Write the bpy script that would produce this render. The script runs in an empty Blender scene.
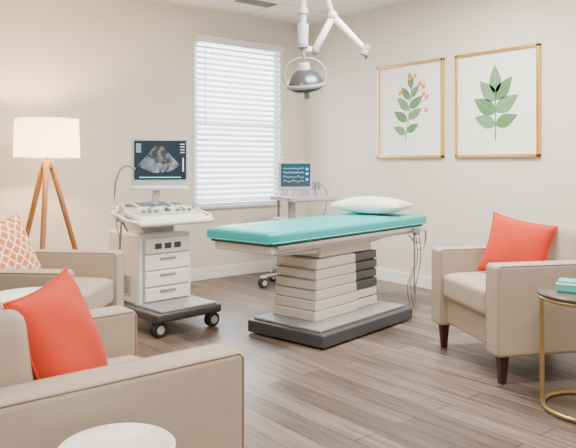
import bpy, bmesh, math, random
from mathutils import Vector, Matrix
random.seed(4)
D2R=math.radians
S=bpy.context.scene
col=S.collection

# ---------------------------------------------------------------- materials
def mat(name,c,rough=.6,metal=0,emis=0,ec=None,bump=0,bscale=200,var=0,vscale=3,sheen=0,trans=0):
    m=bpy.data.materials.new(name); m.use_nodes=True
    nt=m.node_tree; b=nt.nodes['Principled BSDF']
    b.inputs['Base Color'].default_value=(*c,1); b.inputs['Roughness'].default_value=rough
    b.inputs['Metallic'].default_value=metal
    if emis:
        b.inputs['Emission Color'].default_value=(*(ec or c),1); b.inputs['Emission Strength'].default_value=emis
    if sheen: b.inputs['Sheen Weight'].default_value=sheen
    tc=nt.nodes.new('ShaderNodeTexCoord')
    if bump:
        n=nt.nodes.new('ShaderNodeTexNoise'); n.inputs['Scale'].default_value=bscale; n.inputs['Detail'].default_value=3
        bp=nt.nodes.new('ShaderNodeBump'); bp.inputs['Strength'].default_value=bump; bp.inputs['Distance'].default_value=.002
        nt.links.new(tc.outputs['Object'],n.inputs['Vector']); nt.links.new(n.outputs['Fac'],bp.inputs['Height']); nt.links.new(bp.outputs['Normal'],b.inputs['Normal'])
    if var:
        n=nt.nodes.new('ShaderNodeTexNoise'); n.inputs['Scale'].default_value=vscale
        r=nt.nodes.new('ShaderNodeMapRange'); r.inputs['To Min'].default_value=1-var; r.inputs['To Max'].default_value=1+var
        mx=nt.nodes.new('ShaderNodeVectorMath'); mx.operation='SCALE'; mx.inputs[0].default_value=c
        nt.links.new(tc.outputs['Object'],n.inputs['Vector']); nt.links.new(n.outputs['Fac'],r.inputs['Value']); nt.links.new(r.outputs['Result'],mx.inputs['Scale']); nt.links.new(mx.outputs[0],b.inputs['Base Color'])
    if trans:
        out=nt.nodes['Material Output']; t=nt.nodes.new('ShaderNodeBsdfTranslucent'); t.inputs['Color'].default_value=(*c,1)
        mx=nt.nodes.new('ShaderNodeMixShader'); mx.inputs[0].default_value=trans
        nt.links.new(b.outputs[0],mx.inputs[1]); nt.links.new(t.outputs[0],mx.inputs[2]); nt.links.new(mx.outputs[0],out.inputs['Surface'])
    return m

M_wall=mat('wall_paint',(.76,.71,.63),.85,bump=.15,bscale=120)
M_trim=mat('trim_white',(.88,.87,.86),.45)
M_fab=mat('beige_upholstery',(.43,.345,.262),.9,bump=.5,bscale=420,var=.06,vscale=40,sheen=.1)
M_pipe=mat('beige_piping',(.36,.285,.215),.85)
M_red=mat('coral_fabric',(.60,.042,.012),.9,bump=.5,bscale=380,var=.06,vscale=20)
M_legd=mat('dark_wood_leg',(.05,.014,.009),.35,var=.2,vscale=20)
M_oak=mat('oak_leg',(.36,.16,.055),.45,var=.15,vscale=18)
M_teal=mat('teal_vinyl',(.022,.44,.44),.45,bump=.35,bscale=14,var=.05,vscale=5)
M_white=mat('white_plastic',(.80,.80,.79),.4)
M_white2=mat('pillow_cotton',(.86,.84,.83),.8,bump=.6,bscale=14)
M_cream=mat('cream_plastic',(.74,.69,.61),.5)
M_grey=mat('grey_plastic',(.25,.26,.27),.45)
M_lgrey=mat('light_grey_plastic',(.50,.51,.52),.45)
M_dark=mat('dark_grey_metal',(.07,.075,.085),.35,metal=.2)
M_black=mat('black_rubber',(.025,.025,.028),.5)
M_dome=mat('lamp_dome_grey',(.08,.09,.105),.25,metal=.4)
M_steel=mat('brushed_steel',(.60,.60,.61),.28,metal=.9)
M_gold=mat('gold_metal',(.80,.53,.18),.3,metal=1)
M_brass=mat('antique_brass',(.46,.32,.15),.35,metal=.9)
M_paper=mat('art_paper',(.92,.91,.88),.7)
M_ttop=mat('white_table_top',(.83,.81,.77),.35)
M_tdark=mat('dark_table_top',(.09,.07,.055),.3,var=.2,vscale=12)
M_tealb=mat('teal_box',(.08,.56,.50),.5)
M_bulb=mat('bulb_glow',(1,.85,.6),.5,emis=8,ec=(1,.78,.5))
M_screen=mat('screen_dark',(.008,.016,.028),.15,emis=.2,ec=(.02,.09,.16))
M_scr2=mat('screen_blue',(.01,.03,.05),.2,emis=.5,ec=(.03,.17,.28))
M_ui=mat('screen_cyan',(.2,.6,.7),.4,emis=1.0,ec=(.35,.8,.9))
M_uiw=mat('screen_white',(.7,.7,.7),.4,emis=.9,ec=(.8,.85,.9))
M_uio=mat('screen_amber',(.7,.4,.1),.4,emis=.9,ec=(.9,.55,.15))
M_g1=mat('leaf_green',(.10,.24,.09),.8,var=.25,vscale=9)
M_g2=mat('leaf_sage',(.16,.31,.15),.8,var=.2,vscale=9)
M_or=mat('blossom_orange',(.85,.27,.03),.8)
M_vein=mat('leaf_vein',(.34,.46,.27),.8)
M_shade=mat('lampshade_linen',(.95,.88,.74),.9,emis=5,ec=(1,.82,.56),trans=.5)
M_slat=mat('blind_slat',(.78,.82,.86),.5,trans=.10)
# glass
M_glass=bpy.data.materials.new('window_glass'); M_glass.use_nodes=True
nt=M_glass.node_tree; nt.nodes.remove(nt.nodes['Principled BSDF'])
a=nt.nodes.new('ShaderNodeBsdfTransparent'); g=nt.nodes.new('ShaderNodeBsdfGlossy'); g.inputs['Roughness'].default_value=.02
mx=nt.nodes.new('ShaderNodeMixShader'); mx.inputs[0].default_value=.06
nt.links.new(a.outputs[0],mx.inputs[1]); nt.links.new(g.outputs[0],mx.inputs[2]); nt.links.new(mx.outputs[0],nt.nodes['Material Output'].inputs['Surface'])

# floor
M_floor=bpy.data.materials.new('plank_floor'); M_floor.use_nodes=True
nt=M_floor.node_tree; N=nt.nodes; L=nt.links; b=N['Principled BSDF']
tc=N.new('ShaderNodeTexCoord'); sp=N.new('ShaderNodeSeparateXYZ'); cb=N.new('ShaderNodeCombineXYZ')
L.new(tc.outputs['Object'],sp.inputs[0]); L.new(sp.outputs['Y'],cb.inputs['X']); L.new(sp.outputs['X'],cb.inputs['Y'])
br=N.new('ShaderNodeTexBrick'); br.inputs['Scale'].default_value=1; br.inputs['Brick Width'].default_value=1.25; br.inputs['Row Height'].default_value=.13
br.inputs['Mortar Size'].default_value=.003; br.inputs['Mortar Smooth'].default_value=.3; br.offset=.37
br.inputs['Color1'].default_value=(.190,.142,.112,1); br.inputs['Color2'].default_value=(.085,.062,.049,1); br.inputs['Mortar'].default_value=(.03,.022,.018,1)
L.new(cb.outputs[0],br.inputs['Vector'])
mp=N.new('ShaderNodeMapping'); mp.inputs['Scale'].default_value=(1.3,22,1); L.new(cb.outputs[0],mp.inputs['Vector'])
no=N.new('ShaderNodeTexNoise'); no.inputs['Scale'].default_value=1.6; no.inputs['Detail'].default_value=6; no.inputs['Distortion'].default_value=.6; L.new(mp.outputs[0],no.inputs['Vector'])
mr=N.new('ShaderNodeMapRange'); mr.inputs['From Min'].default_value=.28; mr.inputs['From Max'].default_value=.72; mr.inputs['To Min'].default_value=.58; mr.inputs['To Max'].default_value=1.5
L.new(no.outputs['Fac'],mr.inputs['Value'])
vm=N.new('ShaderNodeVectorMath'); vm.operation='SCALE'; L.new(br.outputs['Color'],vm.inputs[0]); L.new(mr.outputs[0],vm.inputs['Scale']); L.new(vm.outputs[0],b.inputs['Base Color'])
b.inputs['Roughness'].default_value=.38; b.inputs['Specular IOR Level'].default_value=.4
bp=N.new('ShaderNodeBump'); bp.inputs['Strength'].default_value=.25; bp.inputs['Distance'].default_value=.003; L.new(no.outputs['Fac'],bp.inputs['Height']); L.new(bp.outputs[0],b.inputs['Normal'])

# ceiling tiles
M_ceil=bpy.data.materials.new('ceiling_tiles'); M_ceil.use_nodes=True
nt=M_ceil.node_tree; N=nt.nodes; L=nt.links; b=N['Principled BSDF']; b.inputs['Roughness'].default_value=.9
tc=N.new('ShaderNodeTexCoord'); br=N.new('ShaderNodeTexBrick'); br.offset=0; br.inputs['Scale'].default_value=1; br.inputs['Brick Width'].default_value=1.2; br.inputs['Row Height'].default_value=.6
br.inputs['Mortar Size'].default_value=.012; br.inputs['Color1'].default_value=(.86,.86,.85,1); br.inputs['Color2'].default_value=(.84,.84,.83,1); br.inputs['Mortar'].default_value=(.62,.62,.61,1)
L.new(tc.outputs['Object'],br.inputs['Vector']); L.new(br.outputs['Color'],b.inputs['Base Color'])

# patterned pillow: orange trellis on white
M_pat=bpy.data.materials.new('orange_trellis_fabric'); M_pat.use_nodes=True
nt=M_pat.node_tree; N=nt.nodes; L=nt.links; b=N['Principled BSDF']; b.inputs['Roughness'].default_value=.9
tc=N.new('ShaderNodeTexCoord'); mp=N.new('ShaderNodeMapping'); mp.inputs['Rotation'].default_value=(0,0,D2R(45)); mp.inputs['Scale'].default_value=(1,1,0)
L.new(tc.outputs['Object'],mp.inputs['Vector'])
vo=N.new('ShaderNodeTexVoronoi'); vo.feature='DISTANCE_TO_EDGE'; vo.inputs['Scale'].default_value=22; vo.inputs['Randomness'].default_value=.3
L.new(mp.outputs[0],vo.inputs['Vector'])
rp=N.new('ShaderNodeValToRGB'); rp.color_ramp.interpolation='CONSTANT'; rp.color_ramp.elements[0].color=(.88,.84,.78,1); rp.color_ramp.elements[1].position=.11; rp.color_ramp.elements[1].color=(.78,.21,.045,1)
L.new(vo.outputs['Distance'],rp.inputs['Fac']); L.new(rp.outputs[0],b.inputs['Base Color'])

# ultrasound picture
M_us=bpy.data.materials.new('ultrasound_image'); M_us.use_nodes=True
nt=M_us.node_tree; N=nt.nodes; L=nt.links; b=N['Principled BSDF']; b.inputs['Base Color'].default_value=(.02,.02,.02,1)
tc=N.new('ShaderNodeTexCoord'); no=N.new('ShaderNodeTexNoise'); no.inputs['Scale'].default_value=14; no.inputs['Detail'].default_value=8; no.inputs['Distortion'].default_value=1.0
rp=N.new('ShaderNodeValToRGB'); rp.color_ramp.elements[0].position=.42; rp.color_ramp.elements[0].color=(.02,.035,.05,1); rp.color_ramp.elements[1].position=.72; rp.color_ramp.elements[1].color=(.65,.78,.88,1)
L.new(tc.outputs['Object'],no.inputs['Vector']); L.new(no.outputs['Fac'],rp.inputs[0]); L.new(rp.outputs[0],b.inputs['Emission Color']); b.inputs['Emission Strength'].default_value=.8

# ---------------------------------------------------------------- helpers
def E(name,loc=(0,0,0),rz=0):
    o=bpy.data.objects.new(name,None); o.location=loc; o.rotation_euler=(0,0,D2R(rz)); o.empty_display_size=.1; col.objects.link(o); return o
def fin(name,bm,m,parent,loc=(0,0,0),rot=(0,0,0),smooth=True,wn=True):
    me=bpy.data.meshes.new(name); bm.to_mesh(me); bm.free()
    if smooth:
        for p in me.polygons: p.use_smooth=True
    me.materials.append(m)
    o=bpy.data.objects.new(name,me); col.objects.link(o); o.location=loc; o.rotation_euler=[D2R(v) for v in rot]
    if parent: o.parent=parent
    if smooth and wn:
        w=o.modifiers.new('wn','WEIGHTED_NORMAL'); w.keep_sharp=True
    return o
def box(name,s,loc,m,parent,bev=.008,rot=(0,0,0),seg=3,taper=None,puff=0):
    bm=bmesh.new(); bmesh.ops.create_cube(bm,size=1)
    for v in bm.verts: v.co=Vector((v.co.x*s[0],v.co.y*s[1],v.co.z*s[2]))
    if taper:
        for v in bm.verts:
            if v.co.z<0: v.co.x*=taper; v.co.y*=taper
    if bev>0:
        bmesh.ops.bevel(bm,geom=bm.edges[:]+bm.verts[:],offset=min(bev,min(s)*.49),segments=seg,profile=.5,affect='EDGES')
    return fin(name,bm,m,parent,loc,rot,smooth=bev>0)
def cushion(name,s,loc,m,parent,rot=(0,0,0),puff=.03,r=.03):
    n=14
    bm=bmesh.new(); bmesh.ops.create_cube(bm,size=2)
    bmesh.ops.subdivide_edges(bm,edges=bm.edges[:],cuts=n,use_grid_fill=True)
    hx,hy,hz=s[0]/2,s[1]/2,s[2]/2
    for v in bm.verts:
        u,w,t=v.co
        p=Vector((u*hx,w*hy,t*hz))
        q=Vector((max(-hx+r,min(hx-r,p.x)),max(-hy+r,min(hy-r,p.y)),max(-hz+r,min(hz-r,p.z))))
        d=p-q
        if d.length>1e-6: p=q+d.normalized()*r
        k=max(0,(1-u*u))*max(0,(1-w*w))
        p.z+=math.copysign(puff*k**.5,t) if abs(t)>.3 else 0
        v.co=p
    return fin(name,bm,m,parent,loc,rot,wn=False)
def cyl(name,r1,r2,h,loc,m,parent,rot=(0,0,0),seg=40,bev=.003):
    bm=bmesh.new(); bmesh.ops.create_cone(bm,cap_ends=True,segments=seg,radius1=r1,radius2=r2,depth=h)
    if bev: 
        es=[e for e in bm.edges if any(len(f.verts)>4 for f in e.link_faces)]
        bmesh.ops.bevel(bm,geom=es,offset=min(bev,h*.3,max(min(r1,r2)*.5,.0005)),segments=2,affect='EDGES')
    return fin(name,bm,m,parent,loc,rot)
def rod(name,a,b,r,m,parent,r2=None,seg=20):
    a=Vector(a); b=Vector(b); d=b-a
    bm=bmesh.new(); bmesh.ops.create_cone(bm,cap_ends=True,segments=seg,radius1=r,radius2=r2 or r,depth=d.length)
    q=d.to_track_quat('Z','Y').to_matrix().to_4x4()
    bmesh.ops.transform(bm,matrix=Matrix.Translation((a+b)/2)@q,verts=bm.verts)
    return fin(name,bm,m,parent)
def sph(name,r,loc,m,parent,sc=(1,1,1)):
    bm=bmesh.new(); bmesh.ops.create_uvsphere(bm,u_segments=32,v_segments=20,radius=r)
    for v in bm.verts: v.co=Vector((v.co.x*sc[0],v.co.y*sc[1],v.co.z*sc[2]))
    return fin(name,bm,m,parent,loc,wn=False)
def lathe(name,prof,loc,m,parent,rot=(0,0,0),seg=48):
    bm=bmesh.new(); rings=[]
    for r,z in prof:
        rings.append([bm.verts.new((max(r,1e-4)*math.cos(2*math.pi*i/seg),max(r,1e-4)*math.sin(2*math.pi*i/seg),z)) for i in range(seg)])
    for a,b_ in zip(rings,rings[1:]):
        for i in range(seg): bm.faces.new((a[i],a[(i+1)%seg],b_[(i+1)%seg],b_[i]))
    bmesh.ops.remove_doubles(bm,verts=bm.verts,dist=2e-4)
    bmesh.ops.recalc_face_normals(bm,faces=bm.faces)
    o=fin(name,bm,m,parent,loc,rot,wn=False)
    return o
def tube(name,pts,r,m,parent,cyclic=False,smooth=True,loc=(0,0,0),rot=(0,0,0)):
    c=bpy.data.curves.new(name,'CURVE'); c.dimensions='3D'; c.bevel_depth=r; c.bevel_resolution=4; c.use_fill_caps=True
    if smooth:
        s=c.splines.new('BEZIER'); s.bezier_points.add(len(pts)-1)
        for bp_,p in zip(s.bezier_points,pts): bp_.co=p; bp_.handle_left_type=bp_.handle_right_type='AUTO'
    else:
        s=c.splines.new('POLY'); s.points.add(len(pts)-1)
        for bp_,p in zip(s.points,pts): bp_.co=(*p,1)
    s.use_cyclic_u=cyclic; s.resolution_u=8
    c.materials.append(m); o=bpy.data.objects.new(name,c); col.objects.link(o); o.parent=parent; o.location=loc; o.rotation_euler=[D2R(v) for v in rot]
    return o
def flat(name,pts,m,parent,loc=(0,0,0),rot=(0,0,0)):
    bm=bmesh.new(); bm.faces.new([bm.verts.new(p) for p in pts]); return fin(name,bm,m,parent,loc,rot,smooth=False)
def pillow(name,w,h,t,loc,rot,m,pipe=None,top=None):
    n=26
    bm=bmesh.new(); g={}
    for sgn in (1,-1):
        for i in range(n+1):
            for j in range(n+1):
                if sgn==-1 and (i in(0,n) or j in(0,n)): g[(sgn,i,j)]=g[(1,i,j)]; continue
                u=-1+2*i/n; v=-1+2*j/n
                x=w/2*u*(1-.09*(1-v*v)); y=h/2*v*(1-.09*(1-u*u))
                z=sgn*t/2*(max(0,(1-u*u)*(1-v*v)))**.42*(1+.05*math.sin(5*u+3*v))
                g[(sgn,i,j)]=bm.verts.new((x,y,z))
        for i in range(n):
            for j in range(n):
                q=[g[(sgn,i,j)],g[(sgn,i+1,j)],g[(sgn,i+1,j+1)],g[(sgn,i,j+1)]]
                if sgn==-1: q.reverse()
                bm.faces.new(q)
    me=bpy.data.meshes.new(name); bm.to_mesh(me); bm.free()
    for p in me.polygons: p.use_smooth=True
    me.materials.append(m)
    o=bpy.data.objects.new(name,me); col.objects.link(o); o.location=loc; o.rotation_euler=[D2R(v) for v in rot]; o.rotation_mode='XYZ'
    if pipe:
        pts=[]
        for k in range(24): 
            u=-1+2*k/24; pts.append((w/2*u,-h/2*(1-.09*(1-u*u)),0))
        for k in range(24):
            v=-1+2*k/24; pts.append((w/2*(1-.09*(1-v*v)),h/2*v,0))
        for k in range(24):
            u=1-2*k/24; pts.append((w/2*u,h/2*(1-.09*(1-u*u)),0))
        for k in range(24):
            v=1-2*k/24; pts.append((-w/2*(1-.09*(1-v*v)),h/2*v,0))
        tube('piping',pts,.004,pipe,o,cyclic=True,smooth=False)
    return o

# ---------------------------------------------------------------- room  (X along window wall, Y towards it)
XR,YB,XL,YF,H=4.84,5.60,-1.7,-1.7,2.70
box('floor',(XR-XL+.3,YB-YF+.3,.1),((XR+XL)/2,(YB+YF)/2,-.05),M_floor,None,bev=0)
box('ceiling',(XR-XL+.3,YB-YF+.3,.1),((XR+XL)/2,(YB+YF)/2,H+.05),M_ceil,None,bev=0)
box('wall_right',(.14,YB-YF+.28,H),(XR+.07,(YB+YF)/2,H/2),M_wall,None,bev=0)
box('wall_left',(.14,YB-YF+.28,H),(XL-.07,(YB+YF)/2,H/2),M_wall,None,bev=0)
box('wall_front',(XR-XL,.14,H),((XR+XL)/2,YF-.07,H/2),M_wall,None,bev=0)
WX0,WX1,WZ0,WZ1=3.40,4.46,.73,2.40
bm=bmesh.new()
for x0,x1,z0,z1 in ((XL,WX0,0,H),(WX1,XR,0,H),(WX0,WX1,0,WZ0),(WX0,WX1,WZ1,H)):
    r=bmesh.ops.create_cube(bm,size=1)
    for v in r['verts']: v.co=Vector(((x0+x1)/2+v.co.x*(x1-x0),YB+.07+v.co.y*.14,(z0+z1)/2+v.co.z*(z1-z0)))
fin('wall_back',bm,M_wall,None,smooth=False)
box('baseboard_back',(XR-XL,.016,.115),((XR+XL)/2,YB-.008,.0575),M_trim,None,bev=.005)
box('baseboard_right',(.016,YB-YF-.02,.115),(XR-.008,(YB+YF)/2-.01,.0575),M_trim,None,bev=.005)
box('baseboard_left',(.016,YB-YF-.02,.115),(XL+.008,(YB+YF)/2-.01,.0575),M_trim,None,bev=.005)

# window
w=E('window_1',((WX0+WX1)/2,YB,0))
ww=WX1-WX0; wh=WZ1-WZ0; wc=(WZ0+WZ1)/2
for s in(-1,1): box('jamb',(.045,.10,wh),(s*(ww/2-.0225),.08,wc),M_trim,w,bev=.004)
for z in(WZ0+.0225,WZ1-.0225): box('rail',(ww,.10,.045),(0,.08,z),M_trim,w,bev=.004)
box('meeting_rail',(ww-.09,.05,.05),(0,.09,wc),M_trim,w,bev=.004)
box('glass_pane',(ww-.09,.006,wh-.09),(0,.115,wc),M_glass,w,bev=0)
for s in(-1,1): box('casing',(.022,.012,wh+.04),(s*(ww/2+.011),-.006,wc),M_trim,w,bev=.004)
box('casing_top',(ww+.044,.012,.022),(0,-.006,WZ1+.011),M_trim,w,bev=.004)
box('sill',(ww+.08,.04,.025),(0,-.02,WZ0-.0125),M_trim,w,bev=.006)
bl=E('window_blinds',((WX0+WX1)/2,YB-.045,0))
box('valance',(ww+.04,.06,.075),(0,0,WZ1-.01),M_white,bl,bev=.006)
nsl=29; z0=WZ0+.04; z1=WZ1-.06
for i in range(nsl):
    z=z0+(z1-z0)*(i+.5)/nsl
    box('slat',(ww+.01,.050,.003),(0,0,z),M_slat,bl,bev=0,rot=(34,0,0))
box('bottom_rail',(ww+.01,.05,.022),(0,0,WZ0+.02),M_white,bl,bev=.005)
for x in(-.38,0,.38): 
    rod('ladder_cord',(x,-.027,z0),(x,-.027,z1),.0018,M_white,bl)
rod('tilt_wand',(-ww/2+.07,-.035,WZ1-.08),(-ww/2+.07,-.035,WZ1-.85),.004,M_white,bl)

# ceiling vent
v=E('ceiling_vent',(3.72,5.02,H))
box('vent_frame',(.46,.22,.012),(0,0,-.006),M_trim,v,bev=.003)
for i in range(6): box('louver',(.40,.016,.01),(0,-.075+i*.03,-.014),M_grey,v,bev=0,rot=(30,0,0))

# unseen ceiling panels, added as fill lights for the closed room
def fill_panel(x,y,e,sx=1.2,sy=.6):
    p=E('added_fill_panel',(x,y,H))
    box('fill_panel_frame',(sx+.04,sy+.04,.02),(0,0,-.01),M_trim,p,bev=.003)
    ld=bpy.data.lights.new('fill_light','AREA'); ld.shape='RECTANGLE'; ld.size=sx; ld.size_y=sy; ld.energy=e; ld.color=(1,.96,.90)
    lo=bpy.data.objects.new('fill_light',ld); col.objects.link(lo); lo.parent=p; lo.location=(0,0,-.03)
fill_panel(1.1,.3,66); fill_panel(3.0,1.2,62); fill_panel(1.0,3.0,46); fill_panel(3.3,2.9,130)
fill_panel(-.6,-.6,30)

# ---------------------------------------------------------------- framed prints on right wall
def leafpts(L_,W_,n=12):
    pts=[]
    for i in range(n+1):
        t=i/n; pts.append((t*L_,W_/2*math.sin(math.pi*t**.8)*(1-.15*t)))
    for i in range(n-1,0,-1):
        t=i/n; pts.append((t*L_,-W_/2*math.sin(math.pi*t**.8)*(1-.15*t)))
    return pts
def art(y,z,W,Hh):
    f=E('framed_botanical_print',(XR,y,z))
    t=.026
    for s in(-1,1):
        box('frame_side',(.035,t,Hh),(-.0175,s*(W/2-t/2),0),M_gold,f,bev=.003)
        box('frame_rail',(.035,W,t),(-.0175,0,s*(Hh/2-t/2)),M_gold,f,bev=.003)
    box('print_sheet',(.006,W-.03,Hh-.03),(-.014,0,0),M_paper,f,bev=0)
    return f
def leaf(f,y,z,ang,L_,W_,m,x=-.0182,vein=True):
    ca,sa=math.cos(D2R(ang)),math.sin(D2R(ang))
    pts=[]
    for a,b_ in leafpts(L_,W_):
        py=a*ca-b_*sa; pz=a*sa+b_*ca
        pts.append((0,-(y+py),z+pz))
    flat('leaf',pts,m,f,loc=(x,0,0))
    if vein:
        tube('leaf_vein',[(0,-y,z),(0,-(y+L_*.9*ca),z+L_*.9*sa)],.0014,M_vein,f,smooth=False,loc=(x-.001,0,0))
f=art(4.08,1.66,.80,.90)
tube('stem',[(-.019,.05,-.30),(-.019,.01,-.1),(-.019,-.02,.1),(-.019,-.04,.25)],.004,M_g2,f)
for y,z,a,l,wd,m in [(-.04,-.22,155,.17,.085,M_g2),(-.03,-.2,25,.16,.08,M_g1),(-.02,-.10,150,.20,.095,M_g1),(-.01,-.08,30,.19,.09,M_g2),(0,0,140,.20,.095,M_g2),(.01,.02,35,.19,.09,M_g1),(.01,.10,130,.17,.08,M_g1),(.02,.12,50,.15,.075,M_g2),(.03,.2,100,.17,.075,M_g1)]:
    leaf(f,y,z,a,l,wd,m)
for y0,z0_,y,z in[(.10,.06,.16,.12),(.10,.06,.20,.09),(.06,.16,.12,.22),(.06,.16,.16,.19),(-.08,.10,-.12,.15),(.02,.2,.0,.28),(.12,-.05,.19,-.03),(.03,.24,.06,.30)]:
    tube('sprig',[(-.0195,-y0,z0_),(-.0195,-y,z)],.002,M_g2,f,smooth=False)
    leaf(f,y,z,60,.055,.045,M_or,x=-.0215,vein=False)
f=art(3.15,1.66,.80,.90)
tube('stem',[(-.019,.0,-.31),(-.019,.0,-.1),(-.019,.0,.1)],.005,M_g1,f)
for y,z,a,l,wd,m in [(0,-.18,160,.22,.12,M_g2),(0,-.18,20,.22,.12,M_g1),(0,-.08,148,.25,.14,M_g1),(0,-.07,32,.25,.14,M_g2),(0,.02,130,.24,.13,M_g2),(0,.03,50,.24,.13,M_g1),(0,.08,92,.25,.12,M_g2)]:
    leaf(f,y,z,a,l,wd,m)

# outlet
o=E('wall_outlet',(XR,3.99,.33))
box('plate',(.006,.075,.118),(-.003,0,0),M_trim,o,bev=.002)
for z in(-.026,.026):
    box('socket',(.004,.034,.03),(-.007,0,z),M_white,o,bev=.001)
    for s in(-1,1): box('slot',(.002,.003,.01),(-.0095,s*.007,z),M_black,o,bev=0)

# ---------------------------------------------------------------- exam table
t=E('exam_table',(3.235,3.49,0),9.7)
box('base_plate',(1.08,.66,.085),(-.03,-.07,.0525),M_dark,t,bev=.012)
box('base_cover',(1.02,.58,.02),(-.03,-.06,.103),M_grey,t,bev=.008)
for sx in(-1,1):
    for sy in(-1,1): cyl('leveling_foot',.03,.03,.02,(sx*.46-.03,sy*.2-.03,.01),M_black,t)
n=6
for i in range(n):
    k=i*.012
    box('column_cover',(.48-k*.6,.38-k*.5,.064),(-.155+.004*i,-.005,.145+i*.068),M_cream,t,bev=.007)
    if i<n-1: box('column_gap',(.45,.35,.01),(-.155,-.005,.179+i*.068),M_grey,t,bev=0)
for i in range(6):
    m=M_cream if i<2 else M_dark
    box('rear_cover',(.29,.34-.01*(i%2),.06),(.235,.0,.143+i*.068),m,t,bev=.008)
    if i<5: box('rear_gap',(.27,.30,.01),(.235,.0,.177+i*.068),M_black,t,bev=0)
box('head_block',(.62,.34,.085),(.0,0,.565),M_cream,t,bev=.012)
box('head_wedge',(.50,.28,.05),(.45,0,.600),M_cream,t,bev=.012,rot=(0,-6,0))
box('frame_rail_panel',(1.76,.50,.055),(0,0,.637),M_white,t,bev=.012)
for s in(-1,1):
    box('side_rail',(1.70,.02,.028),(0,s*.272,.65),M_steel,t,bev=.004)
    for x in(-.6,-.2,.2,.6): box('rail_bracket',(.03,.03,.022),(x,s*.258,.65),M_grey,t,bev=.002)
box('foot_panel',(.42,.46,.03),(-.62,0,.60),M_lgrey,t,bev=.01,rot=(0,4,0))
cushion('mattress',(1.86,.58,.085),(0,0,.710),M_teal,t,puff=.004,r=.03)
box('mattress_trim',(1.80,.53,.012),(0,0,.667),M_dark,t,bev=.004)
for x in(-.31,.42): box('mattress_seam',(.006,.565,.003),(x,0,.7525),M_tealb,t,bev=0)
tube('mattress_piping',[(-.90,-.292,.685),(.90,-.292,.685),(.928,-.26,.685),(.928,.26,.685),(.90,.292,.685),(-.90,.292,.685),(-.928,.26,.685),(-.928,-.26,.685)],.004,M_tealb,t,cyclic=True,smooth=False)
tube('head_loop',[(.70,-.30,.63),(.86,-.30,.63),(.95,-.26,.60),(.95,-.24,.48),(.86,-.24,.47)],.008,M_steel,t)
tube('head_loop_b',[(.72,-.24,.60),(.80,-.25,.54),(.90,-.25,.54),(.97,-.2,.57)],.007,M_steel,t)
box('rail_clamp',(.05,.04,.06),(.74,-.295,.63),M_grey,t,bev=.006)
for k,(dx,dz) in enumerate([(0,.0),(.04,.05),(.09,-.02)]):
    tube('cable',[(.74+dx,-.27,.58),(.76+dx,-.27,.40),(.70+dx*1.4,-.24,.20+dz),(.80+dx,-.2,.05),(.88+dx,-.15,.02)],.004,M_grey,t)
rod('drop_post',(.84,-.22,.65),(.84,-.22,.02),.008,M_steel,t)
p=pillow('bed_pillow',.36,.60,.14,(3.235+.61*.986-.02*.168,3.49+.61*.169+.03,.825),(0,0,9.7+10),M_white2)

# ---------------------------------------------------------------- ultrasound machine
def caster(parent,x,y,r=.05,rz=0):
    for s in(-1,1):
        cyl('caster_wheel',r,r,.022,(x,y+s*.017,r),M_black,parent,rot=(90,0,0),bev=.005)
        cyl('caster_hub',r*.55,r*.55,.004,(x,y+s*.030,r),M_lgrey,parent,rot=(90,0,0))
    box('caster_fork',(r*1.3,.05,r*.5),(x,y,2*r+.006),M_lgrey,parent,bev=.008)
u=E('ultrasound_machine',(2.30,4.34,0),4)
box('base_deck',(.54,.80,.065),(0,-.05,.135),M_dark,u,bev=.022,seg=4)
box('base_top',(.46,.36,.02),(0,-.26,.172),M_grey,u,bev=.008)
for x in(-.22,.22):
    for y in(-.39,.28): caster(u,x,y,.052)
box('cabinet',(.44,.44,.50),(0,.08,.415),M_white,u,bev=.018,seg=4)
box('cabinet_front',(.38,.02,.46),(0,-.145,.41),M_lgrey,u,bev=.01)
for i,(z,h) in enumerate([(.575,.10),(.46,.105),(.345,.105),(.235,.09)]):
    box('drawer_front',(.365,.014,h),(0,-.158,z),M_white,u,bev=.006)
    if i>0: box('drawer_pull',(.13,.012,.014),(0,-.168,z+h*.25),M_grey,u,bev=.004)
    else:
        for x in(-.08,.0,.08): box('probe_port',(.055,.01,.04),(x,-.166,z),M_dark,u,bev=.004)
box('side_vent',(.006,.22,.14),(-.223,.08,.30),M_lgrey,u,bev=.002)
for i in range(6): box('vent_slot',(.004,.18,.008),(-.227,.08,.25+i*.02),M_grey,u,bev=0)
box('neck_lower',(.26,.28,.09),(0,.08,.70),M_lgrey,u,bev=.02)
cs=E('console',(0,-.06,.80),0); cs.parent=u; cs.rotation_euler=(D2R(12),0,0)
box('console_body',(.56,.40,.06),(0,0,0),M_white,cs,bev=.028,seg=5)
box('console_lip',(.62,.07,.04),(0,-.215,-.005),M_white,cs,bev=.018,seg=4)
box('console_deck',(.50,.33,.008),(0,.01,.032),M_lgrey,cs,bev=.004)
box('touch_panel',(.24,.11,.006),(0,.105,.038),M_scr2,cs,bev=.002)
for i in range(12):
    for j in range(3):
        box('key',(.026,.018,.007),(-.19+i*.0345,.028-j*.027,.039),M_white if (i+j)%4 else M_grey,cs,bev=.002)
sph('trackball',.024,(0,-.09,.038),M_dark,cs)
lathe('trackball_ring',[(.026,0),(.038,.0),(.036,.006),(.028,.006),(.026,0)],(0,-.09,.036),M_white,cs)
for x in(-.19,-.14,-.09,.09,.14,.19):
    cyl('control_knob',.016,.014,.02,(x,-.09,.044),M_grey,cs)
for x in(-.2,.2): box('slider_bank',(.07,.07,.005),(x,.1,.038),M_dark,cs,bev=.001)
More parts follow.
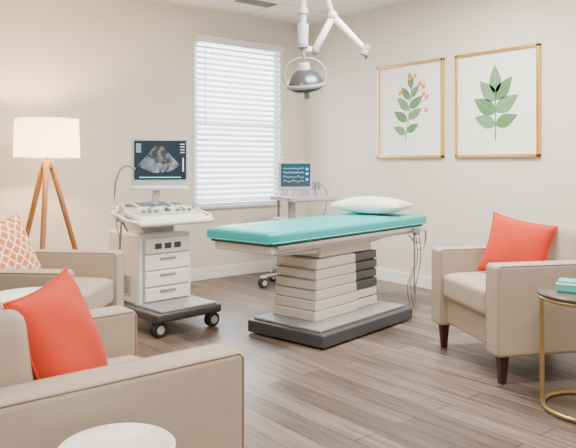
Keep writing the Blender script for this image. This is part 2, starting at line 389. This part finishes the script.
for s in(-1,1):
    tube('console_handle',[(s*.24,-.19,0),(s*.33,-.17,.0),(s*.345,-.05,.0),(s*.335,.08,0),(s*.25,.12,0)],.013,M_white,cs)
    cyl('probe_cup',.026,.022,.06,(s*.305,.02,-.02),M_lgrey,cs)
    lathe('ultrasound_probe',[(0,-.05),(.012,-.05),(.014,0),(.02,.03),(.018,.05),(0,.055)],(s*.305,.02,.02),M_lgrey,cs)
mn=E('monitor',(.03,-.02,1.17),-37); mn.parent=u
rod('monitor_post',(.01,.04,.74),(.03,.03,1.02),.028,M_lgrey,u)
box('monitor_mount',(.14,.06,.12),(0,.045,-.14),M_lgrey,mn,bev=.02)
box('monitor_shell',(.42,.05,.355),(0,.01,0),M_lgrey,mn,bev=.02,seg=4)
box('monitor_bezel',(.415,.012,.35),(0,-.018,0),M_lgrey,mn,bev=.008)
box('screen',(.375,.006,.285),(0,-.025,.014),M_screen,mn,bev=.001)
box('monitor_chin',(.415,.06,.035),(0,-.005,-.19),M_white,mn,bev=.014)
def sec(r0,r1,a0,a1,cz,n=20):
    pts=[(r1*math.sin(D2R(a0+(a1-a0)*i/n)),0,cz-r1*math.cos(D2R(a0+(a1-a0)*i/n))) for i in range(n+1)]
    pts+=[(r0*math.sin(D2R(a1-(a1-a0)*i/n)),0,cz-r0*math.cos(D2R(a1-(a1-a0)*i/n))) for i in range(n+1)]
    return pts
flat('ultrasound_scan',sec(.035,.225,-42,42,.145),M_us,mn,loc=(-.01,-.0292,-.0))
for i in range(5): box('readout_line',(.035,.002,.005),(-.155,-.0292,.13-i*.014),M_ui,mn,bev=0)
for i in range(4): box('readout_line',(.03,.002,.005),(.16,-.0292,.13-i*.02),M_uiw,mn,bev=0)
box('grey_scale_bar',(.008,.002,.10),(.165,-.0292,-.02),M_uiw,mn,bev=0)
box('status_line',(.30,.002,.006),(0,-.0292,-.112),M_ui,mn,bev=0)
tube('cable_arm',[(-.16,.12,.66),(-.26,.10,.85),(-.27,.08,1.05),(-.22,.05,1.14),(-.15,.03,1.12)],.008,M_grey,u)
tube('probe_cable',[(-.305,-.05,.76),(-.30,-.02,.55),(-.28,.0,.35),(-.26,.1,.25),(-.22,.12,.35)],.007,M_grey,u)
tube('probe_cable_b',[(-.27,.08,1.0),(-.31,.03,.8),(-.28,.02,.6),(-.26,.08,.45),(-.22,.14,.55)],.005,M_lgrey,u)

# ---------------------------------------------------------------- monitor cart by the corner
c=E('patient_monitor_cart',(3.99,4.80,0),-8)
for k in range(5):
    a=D2R(k*72+20+8); rod('base_leg',(0,0,.13),(.30*math.cos(a),.30*math.sin(a),.10),.022,M_grey,c,r2=.018)
    caster(c,.30*math.cos(a),.30*math.sin(a),.046)
cyl('base_hub',.055,.05,.06,(0,0,.13),M_grey,c)
rod('cart_post',(0,0,.11),(0,0,.80),.028,M_lgrey,c)
for s in(-1,1): rod('frame_upright',(-.10,s*.10,.12),(-.10,s*.10,.81),.014,M_grey,c)
box('cart_tray',(.50,.36,.03),(.10,0,.825),M_white,c,bev=.012)
box('cart_tray_edge',(.52,.05,.05),(.10,-.17,.825),M_lgrey,c,bev=.016)
box('cart_shelf',(.34,.30,.05),(.04,0,.62),M_lgrey,c,bev=.01)
box('cart_lower_frame',(.26,.26,.04),(-.02,0,.16),M_grey,c,bev=.01)
tube('cart_handle',[(-.12,-.17,.83),(-.18,-.2,.84),(-.18,.1,.84),(-.12,.14,.83)],.01,M_lgrey,c)
mo=E('cart_monitor',(.04,.02,1.04),-22); mo.parent=c
box('shell',(.33,.045,.27),(0,.008,0),M_lgrey,mo,bev=.014)
box('bezel',(.325,.01,.265),(0,-.018,0),M_lgrey,mo,bev=.006)
box('screen',(.285,.004,.22),(0,-.0235,.008),M_scr2,mo,bev=0)
def wave(z,m,f_):
    pts=[]
    for i in range(34):
        x=-.12+.2*i/33; pts.append((x,-.027,z+.013*(math.sin(i*f_)*(1 if i%7 in(2,3) else .3))))
    tube('trace',pts,.0016,m,mo,smooth=False)
wave(.07,M_ui,1.3); wave(.03,M_uiw,.9); wave(-.01,M_ui,.6); wave(-.05,M_uio,.5)
for z in(.065,.02,-.035): box('number_block',(.022,.002,.02),(.11,-.0265,z),M_ui,mo,bev=0)
box('stand',(.10,.09,.09),(0,.03,-.15),M_lgrey,mo,bev=.015)
box('keyboard',(.25,.11,.015),(.04,-.12,.848),M_lgrey,c,bev=.004)
for x,y in((.25,.05),(.29,-.01),(.31,.09)):
    cyl('probe_cup',.022,.02,.07,(x,y,.87),M_lgrey,c)
    lathe('hand_probe',[(0,0),(.012,0),(.014,.06),(.02,.08),(.018,.10),(0,.105)],(x,y,.88),M_grey,c)
tube('cart_cable',[(.30,.09,.93),(.36,.05,.95),(.36,-.02,.7),(.2,-.02,.5),(.05,0,.45)],.005,M_grey,c)

# ---------------------------------------------------------------- ceiling exam light
g=E('ceiling_exam_light',(3.257,3.797,0),-39.3)
lathe('ceiling_canopy',[(0,H),(.12,H),(.12,H-.03),(.08,H-.06),(.03,H-.08),(0,H-.08)],(0,0,0),M_white,g)
rod('drop_tube',(0,0,H-.05),(0,0,2.20),.026,M_lgrey,g)
cyl('swivel_collar',.040,.040,.05,(0,0,2.32),M_lgrey,g)
cyl('swivel_housing',.038,.045,.18,(0,0,2.13),M_lgrey,g)
cyl('swivel_band',.047,.047,.03,(0,0,2.05),M_grey,g)
rod('arm_root',(0,0,2.03),(.09,0,2.02),.026,M_white,g)
sph('arm_joint',.036,(.09,0,2.02),M_grey,g)
rod('spring_arm',(.09,0,2.02),(.225,-.02,2.27),.028,M_white,g,r2=.026)
sph('elbow_joint',.040,(.225,-.02,2.28),M_lgrey,g)
rod('upper_arm',(.225,-.02,2.28),(.46,-.03,2.03),.026,M_white,g,r2=.022)
cyl('arm_end_cap',.036,.036,.08,(.475,-.03,2.015),M_grey,g,rot=(0,20,0))
rod('brake_knob',(.475,-.03,1.95),(.475,-.03,1.99),.012,M_grey,g)
rod('upper_link',(.225,-.02,2.28),(.16,.0,2.5),.02,M_lgrey,g)
rod('head_stem',(.0,0,2.05),(.01,0,1.94),.016,M_grey,g)
tube('yoke',[(-.135,0,1.77),(-.14,0,1.86),(-.075,0,1.94),(.015,0,1.96),(.105,0,1.94),(.17,0,1.86),(.165,0,1.77)],.011,M_grey,g)
hd=E('lamp_head',(.018,0,1.80),0); hd.parent=g; hd.rotation_euler=(D2R(14),D2R(-6),0); hd.scale=(1.1,1.1,1.25)
lathe('dome',[(0,.065),(.045,.06),(.085,.035),(.115,-.0),(.132,-.03),(.134,-.045),(.128,-.05),(.12,-.045),(0,-.045)],(0,0,0),M_dome,hd)
lathe('rim',[(.136,-.022),(.142,-.028),(.142,-.042),(.136,-.048),(.128,-.048),(.128,-.028),(.136,-.022)],(0,0,0),M_grey,hd)
lathe('dark_lens_ring',[(.12,-.046),(.12,-.055),(.07,-.075),(0,-.08),],(0,0,0),M_black,hd)
for k in range(6):
    a=k*math.pi/3; cyl('led_lens',.020,.020,.012,(.075*math.cos(a),.075*math.sin(a),-.070),M_lgrey,hd)
cyl('sterile_handle',.02,.016,.05,(0,0,-.095),M_grey,hd)
cyl('top_cap',.045,.035,.05,(0,0,.075),M_lgrey,hd)

# ---------------------------------------------------------------- floor lamp
fl=E('floor_lamp',(1.75,5.03,0))
lathe('lampshade',[(.240,1.20),(.230,1.50),(.226,1.50),(.236,1.20)],(0,0,0),M_shade,fl,seg=64)
for z,r in((1.202,.239),(1.498,.229)): tube('shade_ring',[(r*math.cos(k*math.pi/16),r*math.sin(k*math.pi/16),z) for k in range(32)],.003,M_paper,fl,cyclic=True)
cyl('leg_hub',.045,.045,.05,(0,0,1.15),M_brass,fl)
rod('socket_stem',(0,0,1.15),(0,0,1.26),.012,M_brass,fl)
sph('bulb',.035,(0,0,1.30),M_bulb,fl,sc=(1,1,1.3))
for k in range(3):
    a=D2R(-118+k*120)
    rod('tripod_leg',(.36*math.cos(a),.36*math.sin(a),0.005),(.025*math.cos(a),.025*math.sin(a),1.18),.017,M_oak,fl,r2=.022)
for k in range(3): rod('shade_spider',(0,0,1.24),(.23*math.cos(k*2.09),.23*math.sin(k*2.09),1.24),.003,M_brass,fl)
ld=bpy.data.lights.new('lamp_light','POINT'); ld.energy=80; ld.color=(1,.62,.30); ld.shadow_soft_size=.05
lo=bpy.data.objects.new('lamp_light',ld); col.objects.link(lo); lo.parent=fl; lo.location=(0,0,1.38)

# ---------------------------------------------------------------- armchairs  (faces local +X)
def armchair(loc,rz,W=.82,D=.84,ah=.63,bh=.80,leg=.15):
    c=E('armchair',loc,rz); a=.13
    box('seat_base',(D-.08,W-2*a+.02,.17),(-.01,0,leg+.10),M_fab,c,bev=.015)
    cushion('seat_cushion',(D-.22,W-2*a-.006,.15),(.10,0,leg+.255),M_fab,c,puff=.018,r=.03)
    for s in(-1,1):
        yc=s*(W/2-a/2)
        box('arm',(D,a,ah-leg),(0,yc,leg+(ah-leg)/2),M_fab,c,bev=.022,seg=4)
        for yy in(-1,1):
            y=yc+yy*(a/2-.004)
            tube('arm_piping',[(-D/2+.05,y,ah-.005),(D/2-.02,y,ah-.005),(D/2-.005,y,ah-.02),(D/2-.005,y,leg+.02)],.003,M_pipe,c,smooth=False)
    box('backrest',(.17,W-.02,bh-leg-.02),(-D/2+.075,0,leg+(bh-leg)/2),M_fab,c,bev=.04,seg=5,rot=(0,-5,0))
    cushion('back_cushion',(.15,W-2*a-.01,bh-.40),(-D/2+.215,0,.40+(bh-.40)/2),M_fab,c,rot=(0,-8,0),puff=.0,r=.05)
    for sx in(-1,1):
        for sy in(-1,1):
            box('leg',(.055,.055,leg+.01),(sx*(D/2-.06),sy*(W/2-.06),(leg+.01)/2),M_legd,c,bev=.004,taper=.6)
    return c
armchair((3.55,2.11,0),152.6)
armchair((1.18,3.75,0),-44.5,W=.86)
armchair((.68,1.92,0),0,W=.80,D=.82,bh=.80,ah=.63)

def place_pillow(name,w,h,t,loc,face,tilt,spin,m,pipe=None):
    o=pillow(name,w,h,t,(0,0,0),(0,0,0),m,pipe)
    n=Matrix.Rotation(D2R(face),4,'Z')@Matrix.Rotation(D2R(90-tilt),4,'Y')@Matrix.Rotation(D2R(spin),4,'Z')
    o.matrix_world=Matrix.Translation(loc)@n
    return o
place_pillow('throw_pillow',.39,.37,.14,(3.55,2.175,.65),152.6+42,18,90-10,M_red,M_red)
place_pillow('throw_pillow',.36,.35,.15,(.665,1.80,.665),-46,20,90+5,M_red,M_red)
place_pillow('patterned_pillow',.40,.38,.13,(1.09,3.77,.67),-60,20,90+10,M_pat)
place_pillow('patterned_pillow',.38,.36,.12,(.94,3.67,.67),-44,14,90-6,M_pat)

# ---------------------------------------------------------------- tables
st=E('side_table',(3.06,1.49,0))
lathe('table_top',[(0,.535),(.225,.535),(.235,.54),(.235,.55),(.228,.555),(0,.555)],(0,0,0),M_tdark,st,seg=64)
def ring(name,r,z,m,par,rr=.009): tube(name,[(r*math.cos(k*math.pi/18),r*math.sin(k*math.pi/18),z) for k in range(36)],rr,m,par,cyclic=True)
ring('top_ring',.225,.528,M_brass,st); ring('base_ring',.21,.012,M_brass,st,.011)
for k in range(4):
    a=D2R(25+k*90); box('table_leg',(.022,.010,.52),(.213*math.cos(a),.213*math.sin(a),.27),M_brass,st,bev=.002,rot=(0,0,25+k*90))
tb=E('tissue_box',(3.005,1.565,.556),20)
box('box_body',(.10,.10,.030),(0,0,.015),M_tealb,tb,bev=.005)
box('box_lid',(.105,.105,.013),(0,0,.0365),M_ttop,tb,bev=.005)
box('box_top',(.095,.095,.010),(0,0,.048),M_tealb,tb,bev=.005)

dt=E('round_drink_table',(.947,2.90,0))
lathe('table_top',[(0,.56),(.19,.56),(.205,.567),(.207,.582),(.20,.59),(.192,.584),(0,.584)],(0,0,0),M_ttop,dt,seg=64)
rod('pedestal',(0,0,.02),(0,0,.562),.018,M_brass,dt)
lathe('foot',[(0,0),(.13,0),(.13,.012),(.03,.025),(0,.025)],(0,0,0),M_brass,dt)
dt=E('round_drink_table',(.618,1.345,0))
lathe('table_top',[(0,.525),(.118,.525),(.126,.53),(.128,.543),(.123,.548),(.117,.542),(0,.541)],(0,0,0),M_ttop,dt,seg=64)
rod('pedestal',(0,0,.02),(0,0,.527),.016,M_brass,dt)
lathe('foot',[(0,0),(.10,0),(.10,.012),(.03,.025),(0,.025)],(0,0,0),M_brass,dt)

# ---------------------------------------------------------------- world, daylight
W=bpy.data.worlds.new('World'); S.world=W; W.use_nodes=True
bg=W.node_tree.nodes['Background']; bg.inputs['Color'].default_value=(.88,.94,1,1); bg.inputs['Strength'].default_value=7
ld=bpy.data.lights.new('daylight','AREA'); ld.shape='RECTANGLE'; ld.size=1.3; ld.size_y=1.8; ld.energy=120; ld.color=(.93,.97,1)
lo=bpy.data.objects.new('daylight',ld); col.objects.link(lo); lo.location=(3.93,6.5,1.8); lo.rotation_euler=(D2R(-80),0,0)

# ---------------------------------------------------------------- camera
cd=bpy.data.cameras.new('camera'); cd.lens=41.06; cd.sensor_width=36; cd.shift_y=-.106; cd.clip_start=.05
co=bpy.data.objects.new('camera',cd); col.objects.link(co); co.location=(0,0,1.163); co.rotation_euler=(D2R(90),0,D2R(-39.32)); S.camera=co
